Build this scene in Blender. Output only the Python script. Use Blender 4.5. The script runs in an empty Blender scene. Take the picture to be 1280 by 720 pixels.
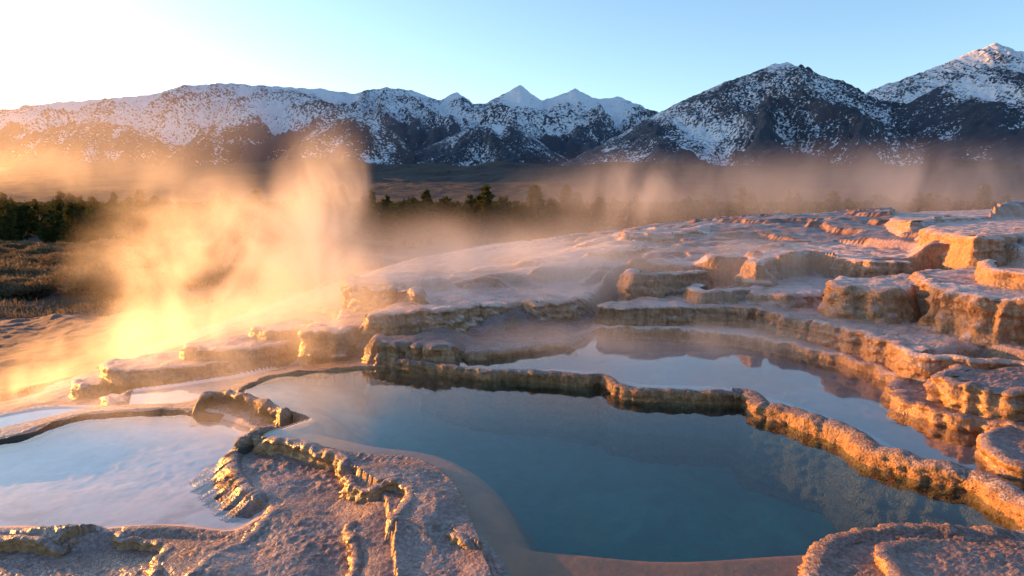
import bpy, math, random
import numpy as np
R = math.radians
rnd = random.Random(7)
nrg = np.random.default_rng(11)
C = bpy.context.scene.collection

# ------------------------------------------------------------------ camera numbers
H = 2.0                      # eye height above the water of the blue pool (z = 0)
F = 1280 * 24 / 36
TH = math.atan(110 / F)      # looking slightly down
def ray(u, v):
    xr = (u - 640) / F; yu = -(v - 360) / F
    return xr, math.cos(TH) + yu * math.sin(TH), -math.sin(TH) + yu * math.cos(TH)
def pz(u, v, z):             # sight line meets height z
    x, y, d = ray(u, v); t = (z - H) / d
    return (x * t, y * t)
def py(u, v, Y):             # sight line at distance Y
    x, y, d = ray(u, v); t = Y / y
    return (x * t, Y, H + d * t)

# ------------------------------------------------------------------ noise (numpy)
_G2 = nrg.uniform(0, 2 * np.pi, 512); _G2 = np.stack([np.cos(_G2), np.sin(_G2)], -1)
_G3 = nrg.normal(size=(512, 3)); _G3 /= np.linalg.norm(_G3, axis=1)[:, None]
def _hash(a, b, c, seed):
    h = (a.astype(np.int64) * 374761393 + b.astype(np.int64) * 668265263 + c * 1274126177 + seed * 974711) & 0xFFFFFFFF
    h = ((h ^ (h >> 13)) * 1274126177) & 0xFFFFFFFF
    return ((h ^ (h >> 16)) & 511)
def n2(x, y, seed=0):
    x = np.asarray(x, float); y = np.asarray(y, float)
    xi = np.floor(x); yi = np.floor(y); fx = x - xi; fy = y - yi
    u = fx**3 * (fx * (fx * 6 - 15) + 10); v = fy**3 * (fy * (fy * 6 - 15) + 10)
    def g(i, j):
        q = _G2[_hash(xi + i, yi + j, 0, seed)]
        return q[..., 0] * (fx - i) + q[..., 1] * (fy - j)
    a = g(0, 0) * (1 - u) + g(1, 0) * u; b = g(0, 1) * (1 - u) + g(1, 1) * u
    return (a * (1 - v) + b * v) * 1.45
def n3(x, y, z, seed=0):
    xi = np.floor(x); yi = np.floor(y); zi = np.floor(z); fx = x - xi; fy = y - yi; fz = z - zi
    s = lambda f: f**3 * (f * (f * 6 - 15) + 10)
    u, v, w = s(fx), s(fy), s(fz)
    zz = zi.astype(np.int64)
    def g(i, j, k):
        q = _G3[_hash(xi + i, yi + j, zz + k, seed)]
        return q[..., 0] * (fx - i) + q[..., 1] * (fy - j) + q[..., 2] * (fz - k)
    def lay(k):
        a = g(0, 0, k) * (1 - u) + g(1, 0, k) * u; b = g(0, 1, k) * (1 - u) + g(1, 1, k) * u
        return a * (1 - v) + b * v
    return (lay(0) * (1 - w) + lay(1) * w) * 1.5
def fbm2(x, y, o=4, seed=0, gain=.5):
    t = 0; a = 1.
    for i in range(o): t = t + a * n2(x * 2**i, y * 2**i, seed + i * 17); a *= gain
    return t
def ridge2(x, y, o=4, seed=0, gain=.5):
    t = 0; a = 1.; tot = 0
    for i in range(o):
        t = t + a * (1 - np.abs(n2(x * 2**i, y * 2**i, seed + i * 17)) * 1.6); tot += a; a *= gain
    return t / tot
def fbm3(x, y, z, o=3, seed=0, gain=.5):
    t = 0; a = 1.
    for i in range(o): t = t + a * n3(x * 2**i, y * 2**i, z * 2**i, seed + i * 17); a *= gain
    return t
def sstep(a, b, x):
    t = np.clip((x - a) / (b - a), 0, 1); return t * t * (3 - 2 * t)

# ------------------------------------------------------------------ curves and distances
def catmull(P, n=10):
    P = np.asarray(P, float)
    if len(P) < 3: return P
    Q = np.vstack([2 * P[0] - P[1], P, 2 * P[-1] - P[-2]])
    out = []
    t = np.linspace(0, 1, n, endpoint=False)[:, None]
    for i in range(1, len(Q) - 2):
        a, b, c, d = Q[i - 1], Q[i], Q[i + 1], Q[i + 2]
        out.append(.5 * (2 * b + (c - a) * t + (2 * a - 5 * b + 4 * c - d) * t**2 + (3 * b - a - 3 * c + d) * t**3))
    out.append(P[-1:]); return np.vstack(out)
def resample(P, ds):
    d = np.r_[0, np.cumsum(np.hypot(*np.diff(P, axis=0).T))]
    n = max(3, int(d[-1] / ds) + 1); s = np.linspace(0, d[-1], n)
    return np.stack([np.interp(s, d, P[:, 0]), np.interp(s, d, P[:, 1])], -1), s
def outward(P):
    t = np.gradient(P, axis=0); t /= np.maximum(np.hypot(t[:, 0], t[:, 1]), 1e-9)[:, None]
    return np.stack([t[:, 1], -t[:, 0]], -1)
def organic(P, amp, seed):
    """scalloped, lobed edge like the lip of a travertine basin"""
    ds = max(.012, .004 * np.hypot(*P.mean(0)))
    P, s = resample(catmull(P), ds)
    N = outward(P)
    fade = np.minimum(1, np.minimum(s, s[-1] - s) / (.15 + amp))
    lob = np.abs(n2(s / .55, s * 0 + seed * 3.1, seed)) * 1.3 - .35
    off = amp * (lob + .55 * n2(s / .2, s * 0 + 7.7, seed + 5) + .28 * n2(s / .08, s * 0 + 1.7, seed + 9))
    Q = P + N * (off * fade)[:, None]
    return resample(Q, ds)
def seg_dist(X, Y, P):
    d2 = np.full(X.shape, 1e18)
    for a, b in zip(P[:-1], P[1:]):
        e = b - a; L = e @ e + 1e-12
        t = np.clip(((X - a[0]) * e[0] + (Y - a[1]) * e[1]) / L, 0, 1)
        d2 = np.minimum(d2, (X - a[0] - t * e[0])**2 + (Y - a[1] - t * e[1])**2)
    return np.sqrt(d2)
def inside(X, Y, P):
    c = np.zeros(X.shape, bool)
    Q = np.roll(P, -1, axis=0)
    for a, b in zip(P, Q):
        if a[1] == b[1]: continue
        c ^= ((a[1] > Y) != (b[1] > Y)) & (X < (b[0] - a[0]) * (Y - a[1]) / (b[1] - a[1]) + a[0])
    return c
def decimate(P, eps):
    keep = [0]
    for i in range(1, len(P) - 1):
        if np.hypot(*(P[i] - P[keep[-1]])) > eps: keep.append(i)
    keep.append(len(P) - 1)
    return P[keep]

# ------------------------------------------------------------------ node helper
def mat(name):
    m = bpy.data.materials.new(name); m.use_nodes = True
    m.node_tree.nodes.clear(); return m, NT(m.node_tree)
class NT:
    def __init__(s, t): s.t = t
    def n(s, ty, **k):
        o = s.t.nodes.new(ty)
        for a, b in k.items():
            if a.startswith('i_'):
                key = a[2:].replace('_', ' ')
                s.put(o, key, b)
            else: setattr(o, a, b)
        return o
    def put(s, o, key, b):
        i = o.inputs[int(key)] if key.isdigit() else o.inputs[key]
        if isinstance(b, bpy.types.NodeSocket): s.t.links.new(b, i)
        elif isinstance(b, bpy.types.Node): s.t.links.new(b.outputs[0], i)
        else: i.default_value = b
    def math(s, op, a, b=0., c=0., clamp=False):
        o = s.n('ShaderNodeMath', operation=op, use_clamp=clamp)
        for i, v in enumerate((a, b, c)): s.put(o, str(i), v)
        return o.outputs[0]
    def vm(s, op, a, b=(0, 0, 0)):
        o = s.n('ShaderNodeVectorMath', operation=op); s.put(o, '0', a); s.put(o, '1', b)
        return o.outputs['Value'] if op in ('LENGTH', 'DOT_PRODUCT') else o.outputs[0]
    def noise(s, vec, scale, detail=4., rough=.55, dist=0.):
        return s.n('ShaderNodeTexNoise', i_Vector=vec, i_Scale=scale, i_Detail=detail, i_Roughness=rough, i_Distortion=dist).outputs['Fac']
    def ramp(s, fac, *st):
        o = s.n('ShaderNodeValToRGB'); cr = o.color_ramp
        while len(cr.elements) < len(st): cr.elements.new(.5)
        for e, (p, c) in zip(cr.elements, st):
            e.position = p; e.color = (*c, 1) if isinstance(c, tuple) else (c, c, c, 1)
        s.put(o, 'Fac', fac); return o.outputs[0]
    def maprange(s, v, a, b, c=0., d=1., smooth=True):
        o = s.n('ShaderNodeMapRange', interpolation_type='SMOOTHSTEP' if smooth else 'LINEAR')
        for k, x in zip(('Value', 'From Min', 'From Max', 'To Min', 'To Max'), (v, a, b, c, d)): s.put(o, k, x)
        return o.outputs[0]
    def mix(s, f, a, b, mode='MIX'):
        o = s.n('ShaderNodeMix', data_type='RGBA', blend_type=mode)
        s.put(o, '0', f)
        for k, x in ((6, a), (7, b)):
            s.put(o, str(k), (*x, 1) if isinstance(x, tuple) and len(x) == 3 else x)
        return o.outputs[2]
    def out(s, surf=None, vol=None):
        o = s.n('ShaderNodeOutputMaterial')
        if surf is not None: s.put(o, 'Surface', surf)
        if vol is not None: s.put(o, 'Volume', vol)
    def pos(s): return s.n('ShaderNodeNewGeometry').outputs['Position']

def travertine(name, top, brown, wall, frost, wet=.42, bump=.75, fine=1.25, dark_below=None):
    m, t = mat(name)
    p = t.pos()
    geo = t.n('ShaderNodeNewGeometry')
    nz = t.n('ShaderNodeSeparateXYZ', i_Vector=geo.outputs['Normal']).outputs['Z']
    big = t.noise(p, .8, 5, .6, .6)
    mid = t.noise(p, 5., 6, .62, .4)
    sm = t.noise(p, 34., 5, .65)
    squash = t.vm('MULTIPLY', p, (1, 1, .22))
    strk = t.noise(squash, 22., 4, .6, .3)
    c = t.mix(t.ramp(big, (.38, 0.), (.66, 1.)), top, brown)
    c = t.mix(t.ramp(mid, (.47, 0.), (.63, .85)), c, brown)
    c = t.mix(t.math('MULTIPLY', t.ramp(sm, (.46, 0.), (.62, 1.)), t.ramp(big, (.3, 1.), (.6, .35))), c, frost)
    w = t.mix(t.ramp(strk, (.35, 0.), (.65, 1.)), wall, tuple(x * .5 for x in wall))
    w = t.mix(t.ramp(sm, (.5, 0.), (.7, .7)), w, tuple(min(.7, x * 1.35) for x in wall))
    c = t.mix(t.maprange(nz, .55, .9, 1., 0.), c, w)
    pzz = t.n('ShaderNodeSeparateXYZ', i_Vector=p).outputs['Z']
    if dark_below is not None: c = t.mix(t.maprange(t.math('ADD', pzz, t.math('MULTIPLY', t.math('SUBTRACT', sm, .5), .05)), dark_below - .05, dark_below + .01, .92, 0.), c, (.011, .016, .013))  # colour turns much darker below the given height
    vor = t.n('ShaderNodeTexVoronoi', feature='SMOOTH_F1', i_Vector=p, i_Scale=46. * fine)
    vor.inputs['Smoothness'].default_value = .35
    f2 = t.noise(p, 110. * fine, 4, .6)
    hgt = t.math('ADD', t.math('MULTIPLY', vor.outputs['Distance'], -.9), t.math('MULTIPLY', f2, .7))
    hgt = t.math('ADD', hgt, t.math('MULTIPLY', sm, 1.1))
    hgt = t.math('ADD', hgt, t.math('MULTIPLY', strk, .8))
    b = t.n('ShaderNodeBump', i_Height=hgt, i_Strength=.75 * bump, i_Distance=.012 / fine)
    rough = t.maprange(t.noise(p, 2.6, 4, .6), .35, .65, wet, wet + .35)
    bs = t.n('ShaderNodeBsdfPrincipled', i_Base_Color=c, i_Roughness=rough, i_Normal=b)
    bs.inputs['Specular IOR Level'].default_value = .5
    t.out(bs); return m

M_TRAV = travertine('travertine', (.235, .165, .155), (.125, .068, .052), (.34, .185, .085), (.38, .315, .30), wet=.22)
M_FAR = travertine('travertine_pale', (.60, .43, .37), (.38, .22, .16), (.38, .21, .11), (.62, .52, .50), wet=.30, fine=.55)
M_RIM = travertine('travertine_rim', (.225, .15, .135), (.12, .066, .05), (.34, .18, .085), (.46, .39, .37), wet=.40, bump=1.3, dark_below=-.02)

def soil():
    m, t = mat('valley_soil'); p = t.pos()
    a = t.noise(p, .25, 6, .65); b = t.noise(p, 2.2, 6, .65)
    c = t.mix(t.ramp(a, (.38, 0.), (.62, 1.)), (.10, .062, .055), (.19, .125, .105))
    c = t.mix(t.ramp(b, (.5, 0.), (.64, .9)), c, (.055, .04, .032))
    c = t.mix(t.ramp(t.noise(p, .11, 3, .5, 1.2), (.6, 0.), (.68, .6)), c, (.33, .26, .23))
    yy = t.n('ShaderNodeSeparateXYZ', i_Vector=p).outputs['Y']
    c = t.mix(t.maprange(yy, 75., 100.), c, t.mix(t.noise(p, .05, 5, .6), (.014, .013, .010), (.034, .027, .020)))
    bp = t.n('ShaderNodeBump', i_Height=t.noise(p, 7., 6, .7), i_Strength=.7, i_Distance=.12)
    t.out(t.n('ShaderNodeBsdfPrincipled', i_Base_Color=c, i_Roughness=.85, i_Normal=bp)); return m
M_SOIL = soil()

def water_(name, tint, **k):
    m, t = mat(name); p = t.pos()
    st = t.vm('MULTIPLY', p, (1, .55, 1))
    bp = t.n('ShaderNodeBump', i_Height=t.noise(st, k.get('scale', 9.), 3, .5, .3), i_Strength=k.get('ripple', .12), i_Distance=.01)
    io = k.get('ior', 1.33)                     # a single sheet: the same reflectance from either side
    bf = t.n('ShaderNodeNewGeometry').outputs['Backfacing']
    fr = t.n('ShaderNodeFresnel', i_IOR=t.math('ADD', t.math('MULTIPLY', bf, 1 / io - io), io), i_Normal=bp)
    gl = t.n('ShaderNodeBsdfGlossy', i_Roughness=k.get('rough', .03), i_Normal=bp)
    tr = t.n('ShaderNodeBsdfTransparent', i_Color=(*tint, 1))
    o = t.n('ShaderNodeMixShader'); t.put(o, '0', fr); t.put(o, '1', tr); t.put(o, '2', gl)
    t.out(o); return m
M_WATER = water_('pool_water', (.78, .93, .91), ior=1.5)
M_SHEET = water_('shallow_water', (.97, .97, .97), ior=2.2, rough=.04, ripple=.05)

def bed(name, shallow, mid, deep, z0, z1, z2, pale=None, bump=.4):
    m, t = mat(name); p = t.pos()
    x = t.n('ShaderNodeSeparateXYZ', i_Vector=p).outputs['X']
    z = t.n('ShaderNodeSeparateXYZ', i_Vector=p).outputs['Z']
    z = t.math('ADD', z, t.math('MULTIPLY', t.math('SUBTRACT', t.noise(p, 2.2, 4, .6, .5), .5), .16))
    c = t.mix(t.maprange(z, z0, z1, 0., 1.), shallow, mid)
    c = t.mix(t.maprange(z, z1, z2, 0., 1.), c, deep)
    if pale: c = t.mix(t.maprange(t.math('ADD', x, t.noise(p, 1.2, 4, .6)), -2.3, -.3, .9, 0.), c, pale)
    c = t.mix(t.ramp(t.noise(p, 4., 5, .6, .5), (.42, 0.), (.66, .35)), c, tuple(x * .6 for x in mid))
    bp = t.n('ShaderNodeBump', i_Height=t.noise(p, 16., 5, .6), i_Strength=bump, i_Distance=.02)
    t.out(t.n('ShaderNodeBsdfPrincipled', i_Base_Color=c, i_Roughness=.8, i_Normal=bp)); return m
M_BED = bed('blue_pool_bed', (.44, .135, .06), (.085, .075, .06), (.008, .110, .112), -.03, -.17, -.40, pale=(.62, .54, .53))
M_BED2 = bed('brown_pool_bed', (.42, .29, .25), (.34, .25, .235), (.27, .21, .215), .075, .03, -.04)
M_PALE = bed('pale_pool_bed', (.48, .34, .30), (.70, .60, .56), (.80, .72, .68), -.185, -.21, -.28, bump=.1)

# ------------------------------------------------------------------ mesh builders
def mesh_obj(name, V, Fq, m, N=None, parent=None, smooth=True):
    me = bpy.data.meshes.new(name)
    V = np.asarray(V, np.float32); Fq = np.asarray(Fq, np.int32)
    k = Fq.shape[1]
    me.vertices.add(len(V)); me.vertices.foreach_set('co', V.ravel())
    me.loops.add(Fq.size); me.loops.foreach_set('vertex_index', Fq.ravel())
    me.polygons.add(len(Fq))
    me.polygons.foreach_set('loop_start', np.arange(0, Fq.size, k, dtype=np.int32))
    me.polygons.foreach_set('loop_total', np.full(len(Fq), k, np.int32))
    me.update(calc_edges=True)
    if smooth: me.polygons.foreach_set('use_smooth', np.ones(len(Fq), bool))
    for mm in (m if isinstance(m, (list, tuple)) else [m]): me.materials.append(mm)
    if N is not None: me.normals_split_custom_set_from_vertices([tuple(x) for x in np.asarray(N, float)])
    o = bpy.data.objects.new(name, me); C.objects.link(o)
    if parent: o.parent = parent
    return o
def tag(o, label=None, cat=None, group=None, kind=None):
    for k, v in (('label', label), ('category', cat), ('group', group), ('kind', kind)):
        if v: o[k] = v
    return o
def gridfaces(nr, nc):
    a = np.arange(nr * nc).reshape(nr, nc)
    return np.stack([a[:-1, :-1], a[:-1, 1:], a[1:, 1:], a[1:, :-1]], -1).reshape(-1, 4)
def gridnormals(Vg):
    du = np.gradient(Vg, axis=1); dv = np.gradient(Vg, axis=0)
    n = np.cross(du, dv); n /= np.maximum(np.linalg.norm(n, axis=-1), 1e-12)[..., None]
    return n

# ------------------------------------------------------------------ the travertine mound (height field)
NC, NR = 980, 860
TA = np.linspace(-1.12, 1.12, NC)
YR = np.exp(np.linspace(math.log(1.05), math.log(62), NR))
GX = TA[None, :] * YR[:, None]; GY = np.repeat(YR[:, None], NC, 1)

ctrl = [  # u, v, z
 (-200,720,-.34),(0,720,-.33),(300,720,-.24),(450,720,-.10),(1000,720,.0),(1280,720,.06),(1500,720,.12),
 (0,660,-.32),(150,665,-.31),(280,665,-.29),(330,650,-.22),(420,640,-.12),(520,600,.03),(600,640,.03),(560,640,.04),(600,720,.035),(640,720,.03),(450,575,.02),(500,640,.0),(490,700,-.02),
 (-150,600,-.36),(0,550,-.32),(100,522,-.33),(200,515,-.36),(325,535,-.28),(-150,560,-.5),
 (300,500,-.1),(335,470,-.05),(480,458,.0),(640,470,.05),(920,500,.04),(1100,570,.06),(1280,620,.09),(1400,650,.12),
 (120,500,-.55),(200,490,-.46),(400,452,-.3),(300,470,-.42),(0,525,-.6),
 (460,430,-.05),(560,420,.1),(700,420,.12),(740,408,.14),(640,410,.2),(420,420,-.2),(330,440,-.4),(200,445,-.5),
 (850,420,.15),(1000,420,.2),(1120,460,.2),(1280,480,.3),(1280,430,.5),(1400,400,1.0),
 (500,390,.3),(640,385,.45),(800,370,.45),(950,370,.52),(1100,380,.6),(1250,390,.75),(1400,330,1.3),
 (480,360,.45),(600,350,.6),(800,340,.8),(950,335,.95),(1100,340,1.05),(1200,340,1.15),
 (430,360,.1),
]
ctrl = [(u, v, z + (.105 if z < -.2 else .03 if z < -.1 else 0)) for u, v, z in ctrl]
PW = [(*pz(u, v, z), z) for u, v, z in ctrl]
ctrlY = [  # u, v, distance
 (520,322,17),(600,308,20),(700,295,22),(800,282,25),(900,272,28),(1000,270,27),(1100,264,27),(1200,258,26),(1300,252,25),(1450,246,24),
 (1000,300,17),(1100,295,16),(1200,285,15),(1300,280,14),(850,310,15),(700,320,15),(600,330,14.5),(500,340,13.5),
]
PW += [py(*q) for q in ctrlY]
val = [(0,495,-1.1),(-150,500,-1.4),(60,470,-1.35),(0,450,-1.7),(160,415,-1.7),(-150,430,-2.1),(0,410,-2.4),(250,395,-1.9),(130,380,-2.9),
       (350,372,-1.9),(400,345,-2.2),(450,318,-2.2),(0,370,-3.4),(-150,360,-3.6),(250,345,-3.6),(130,330,-4.),(0,325,-4.),(400,322,-4.)]
PW += [(*pz(u, v, z), z) for u, v, z in val]
PW += [(-70, 62, -4), (-40, 62, -4), (-15, 62, -4), (0, 62, -4), (15, 62, -4), (40, 62, -4), (70, 62, -3.5), (0, 45, -3.4), (20, 45, -2.6), (40, 45, -1.5),
       (-10, 38, -3.8), (-4, 28, -2.6), (8, 36, -1.2), (-9, 1.5, -.5), (9, 1.5, .2), (-1, 1., -.25), (1, 1., -.05), (60, 40, 0)]
PW = np.array(PW)
def rbf(P, X, Y):
    D = np.hypot(P[:, None, 0] - P[None, :, 0], P[:, None, 1] - P[None, :, 1])
    n = len(P); A = np.zeros((n + 3, n + 3)); A[:n, :n] = D + np.eye(n) * -.04
    A[:n, n:] = np.c_[np.ones(n), P[:, :2]]; A[n:, :n] = A[:n, n:].T
    w = np.linalg.solve(A, np.r_[P[:, 2], 0, 0, 0])
    o = w[n] + w[n + 1] * X + w[n + 2] * Y
    for i in range(n): o = o + w[i] * np.hypot(X - P[i, 0], Y - P[i, 1])
    return o
h0 = rbf(PW, GX, GY)

# where travertine gives way to the bare valley slope
EDGE = np.array([pz(-700, 560, -.8), pz(-150, 520, -.8), pz(0, 503, -.75), pz(60, 492, -.72), pz(95, 468, -.7), pz(160, 428, -.75), pz(250, 408, -.7), pz(350, 388, -.6),
                 pz(405, 362, -.4), pz(432, 336, -.1), py(470, 318, 17)[:2], py(560, 300, 22)[:2], py(640, 296, 30)[:2], (4., 40.), (30, 46), (90, 46)])
EDGE = catmull(EDGE, 6)
closed = np.vstack([EDGE, [(90, .2), (-30, .2)]])
ins = inside(GX, GY, closed)
sde = np.where(ins, 1, -1) * seg_dist(GX, GY, EDGE)
sde = sde + .25 * fbm2(GX / 1.2, GY / 1.2, 4, 3) * np.clip(GY / 10, .6, 2.5)
trav = sde > 0
# stepped terracing of the mound behind the traced ledges
step = np.clip(GY * .012, .1, .24)
q = h0 / step + .9 * fbm2(GX / 3.6, GY / 2.2, 4, 21)
fr = q - np.floor(q)
ter = (np.floor(q) + .9 * sstep(.84, .97, fr) + .1 * fr - .9 * fbm2(GX / 3.6, GY / 2.2, 4, 21)) * step
wt = sstep(9.0, 11.5, GY) * sstep(2.2, 5, sde) * .85
h = h0 * (1 - wt) + ter * wt
# general roughness
h += np.where(trav, .012 * fbm2(GX / .5, GY / .4, 4, 31) * np.clip(GY / 5, .8, 1.8), .16 * fbm2(GX / 3., GY / 3., 5, 33) * np.clip(GY / 14, .4, 2.))
OWN = np.zeros(h.shape, np.int32)          # 0 mound, 1 valley, 2.. ledges and beds
OWN[~trav] = 1

def poly_px(pts, z): return np.array([pz(u, v, z) for u, v in pts])
NAMES = {}
LEDGES = []
nid = [1]
def override(name, edge, back, level=None, rise=None, blend=.3, amp=.035, seed=1, inset=.045, own=True, zpx=None, rough=1., pool=None, shore=None, bank=None, own_mat=None, bedz=None):
    """edge/back in photo coordinates on the plane of the ledge top; writes the ledge (or pool bed) into the height field"""
    global h
    z = level if zpx is None else zpx
    E, s = organic(poly_px(edge, z), amp, seed) if edge is not None else (None, None)
    B = catmull(poly_px(back, z), 5)
    P = np.vstack([E, B]) if E is not None else B
    P = decimate(P, .02)
    x0, y0 = P.min(0) - .3; x1, y1 = P.max(0) + .3
    sel = (GX > x0) & (GX < x1) & (GY > y0) & (GY < y1)
    X, Y = GX[sel], GY[sel]
    ii = inside(X, Y, P)
    de = seg_dist(X, Y, decimate(E, .03)) if E is not None else np.full(X.shape, 9.)
    db = seg_dist(X, Y, B if E is None else np.vstack([E[-1:], B, E[:1]]))
    k = ii & (de > inset)
    hv = h[sel]
    if pool is not None:
        zw, depth, soft, soft0 = (*pool, 0)[:4]
        ds = seg_dist(X, Y, catmull(poly_px(shore, zw), 5)) if shore is not None else np.minimum(de, db)
        dd = sstep(soft0, soft, ds)
        new = zw - .012 - depth * dd * (sstep(-3.2, .3, X) * .9 + .1 if name == 'bedMP' else 1) * (1 + .10 * fbm2(X / .8, Y / .8, 3, seed)) - .01 * np.abs(fbm2(X / .25, Y / .25, 3, seed + 3)) * dd
        wgt = np.ones(X.shape)
        if name != 'bedMP':
            lo = zw + .018; new = lo - (lo - new) * sstep(0, .12, db)
        cap = zw + .03 + .8 * db
        hv = np.where(~ii & (db < 1.) & (de > .3), np.minimum(hv, np.maximum(cap, hv - (1 - db) * 9)), hv)
        sh = seg_dist(X, Y, catmull(poly_px(bank, zw), 5)) if bank is not None else np.full(X.shape, 9.)
        hv = np.where(k, new, np.where(~ii & (db < .6) & (de > .3) & (name != 'bedMP'), np.maximum(hv, zw + .018 + .010 * n2(X / .5, Y / .4, 4) - .5 * np.maximum(db - .04, 0)), hv))
        hv = np.where(~ii & (sh < .5), np.maximum(hv, zw + .004 + .05 * np.minimum(sh, .3)), hv)
        if own:
            nid[0] += 1; NAMES[nid[0]] = name
            o = OWN[sel]; o[k] = nid[0]; OWN[sel] = o
    else:
        wgt = sstep(0, blend, db) if blend > 0 else np.ones(X.shape)
        e2 = np.minimum(1, de / .25)
        det = rough * (.014 * fbm2(X / .35, Y / .35, 4, seed + 40) * e2 + .006 * ridge2(X / .12, Y / .12, 3, seed + 50) * e2) * np.clip(Y / 6, .7, 2)
        if level is not None: new = level - .012 + det + .0 * X
        else: new = hv + rise
        hv = np.where(k, hv * (1 - wgt) + new * wgt, hv)
        if own:
            nid[0] += 1; NAMES[nid[0]] = name
            o = OWN[sel]; o[k & (wgt > .3)] = nid[0]; OWN[sel] = o
    h[sel] = hv
    return dict(name=name, id=nid[0] if own else None, E=E, P=P, level=level, seed=seed, amp=amp)

ledges = {}
# --- sheets of water on the shelf below left
override('bedP3', None, [(160,509),(240,511),(285,492),(335,471),(400,457),(392,446),(340,462),(260,476),(165,489)], zpx=-.35, pool=(-.35, .03, .3), own_mat=1)
P3 = nid[0]
override('bedP4', None, [(-60,556),(0,543),(90,519),(125,510),(60,510),(0,520),(-60,530)], zpx=-.41, pool=(-.41, .03, .3))
P4 = nid[0]
# --- left pool
LPP = [(-300,600),(-120,573),(0,549),(30,543),(60,530),(100,520),(150,515),(230,513),(270,518),(300,528),(335,540),(362,554),(335,564),(308,578),(306,610),(330,645),(290,668),(220,662),(150,664),(100,668),(40,664),(0,664),(-120,672),(-300,690)]
override('bedLP', None, LPP, zpx=-.18, pool=(-.18, .09, 1.3), shore=[(345,640),(290,668),(220,662),(150,664),(100,668),(40,664),(0,664),(-120,672),(-300,690)])
LP = nid[0]
# --- blue pool
MPP = [(312,482),(335,471),(370,466),(440,460),(500,456),(560,452),(640,456),(740,466),(800,480),(920,486),(1060,530),(1130,565),(1240,600),(1300,640),(1300,700),(1150,800),(660,800),(615,720),(592,660),(566,605),(520,577),(450,567),(400,557),(345,549),(314,549),(330,541),(352,534),(376,526),(386,521),(354,510),(330,500),(304,490)]
override('bedMP', None, MPP, zpx=0., pool=(0., .62, .80, .16), shore=[(283,499),(310,490),(368,524),(322,536),(345,546),(400,557),(450,567),(520,577),(566,605),(592,660),(625,700),(720,714),(850,724),(1000,716),(1100,710)], bank=[(520,577),(566,605),(592,660),(615,720),(660,800)])
MP = nid[0]
# --- second pool behind the blue one
SP_EDGE1 = [(495,452),(545,457),(590,463),(640,465),(690,467),(732,471),(752,470),(768,482),(800,488),(850,490),(918,492)]
SP_EDGE2 = [(918,492),(928,493),(945,507),(975,514),(1020,529),(1046,537),(1058,546),(1080,561),(1130,577),(1180,589),(1225,601),(1255,620),(1300,648),(1380,690),(1460,735)]
SP_BACK = [(1560,720),(1520,640),(1400,560),(1250,520),(1130,466),(1060,440),(1000,420),(900,406),(820,404),(765,404),(735,411),(700,421),(640,428),(600,434),(540,444)]
sp = override('bedSP', SP_EDGE1 + SP_EDGE2[1:], SP_BACK, level=.11, inset=.07, amp=.03, seed=3, pool=(.085, .10, .5))
SP = nid[0]

# --- ledges: name, edge, back, level, options
LD = {}
def ledge(key, label, edge, back, level=None, rise=None, zpx=None, w=.14, flare=.06, lump=1., flute=1., amp=.035, blend=.3, seed=None, m=None, rough=1., lip=.008, sinkin=.012):
    seed = seed or (len(LD) * 7 + 13)
    r = override('travertine_ledge', edge, back, level=level, rise=rise, zpx=zpx, blend=blend, amp=amp, seed=seed, rough=rough)
    r.update(w=w, flare=flare, lump=lump, flute=flute, label=label, m=m, lip=lip, sinkin=sinkin)
    LD[key] = r
# far and middle ones first (painted from the back)
ledge('W5', 'pale top ledge on the right skyline under grey mist', [(1118,266),(1112,272),(1140,277),(1180,273),(1230,271),(1320,264)], [(1330,256),(1200,262),(1130,264)], 1.5, w=.4, flare=.25, amp=.12, blend=.8)
ledge('W6', 'sunlit ledge just below the top ledge on the right slope', [(1185,272),(1160,282),(1165,288),(1190,293),(1230,296),(1320,290),(1440,289)], [(1440,275),(1330,272),(1230,274)], 1.4, w=.3, flare=.2, amp=0.16, blend=.5)
ledge('W8', 'long low ledge with a golden left nose in the middle of the slope', [(960,312),(932,324),(945,329),(975,322),(1010,318),(1060,324),(1110,327),(1165,326)], [(1170,312),(1050,305),(980,305)], 0.97, w=.25, flare=.22, amp=0.16, blend=.5)
ledge('W9', 'small frosty ledge above the brown reflecting wall', [(792,333),(783,339),(805,343),(840,341),(870,340),(895,335)], [(890,325),(840,325),(800,328)], 0.8, w=.22, flare=.1, amp=0.12, blend=.4)
ledge('W9b', 'low pink ledge left of the golden nosed ledge', [(880,352),(858,358),(880,364),(920,362),(960,358)], [(970,345),(900,346)], 0.62, w=.2, flare=.12, amp=.05)
ledge('S3', 'faint long step high on the misty middle slope', [(672,310),(690,307),(740,306),(800,304),(860,300),(900,299)], [(900,292),(760,296)], rise=.13, zpx=.95, w=.25, flare=.12, amp=.16, blend=.8)
ledge('S2', 'thin misty step halfway up the middle slope', [(590,334),(610,330),(660,329),(720,329),(780,325),(815,320)], [(820,312),(700,316)], rise=.12, zpx=.75, w=.22, flare=.12, amp=.14, blend=.7)
ledge('S1', 'low misty step behind the wide lumpy ledge', [(548,352),(570,351),(610,350),(660,352),(720,349),(765,345)], [(775,336),(640,340)], rise=.10, zpx=.6, w=.2, flare=.1, amp=.12, blend=.6)
ledge('M4', 'knobbly golden ledge at the outer corner of the mound', [(440,344),(432,352),(440,358),(470,359),(500,361),(520,364),(545,366)], [(600,352),(540,340),(470,338)], 0.66, w=.2, flare=.08, lump=2.4, flute=2., amp=.10)
ledge('M3', 'wide lumpy ledge with rounded bays in the middle of the terraces', [(440,389),(470,393),(520,391),(560,387),(600,382),(650,379),(700,377),(750,372)], [(770,352),(640,356),(520,362),(450,375)], 0.49, w=.2, flare=.12, lump=1.6, flute=1.5, amp=0.16)
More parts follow.
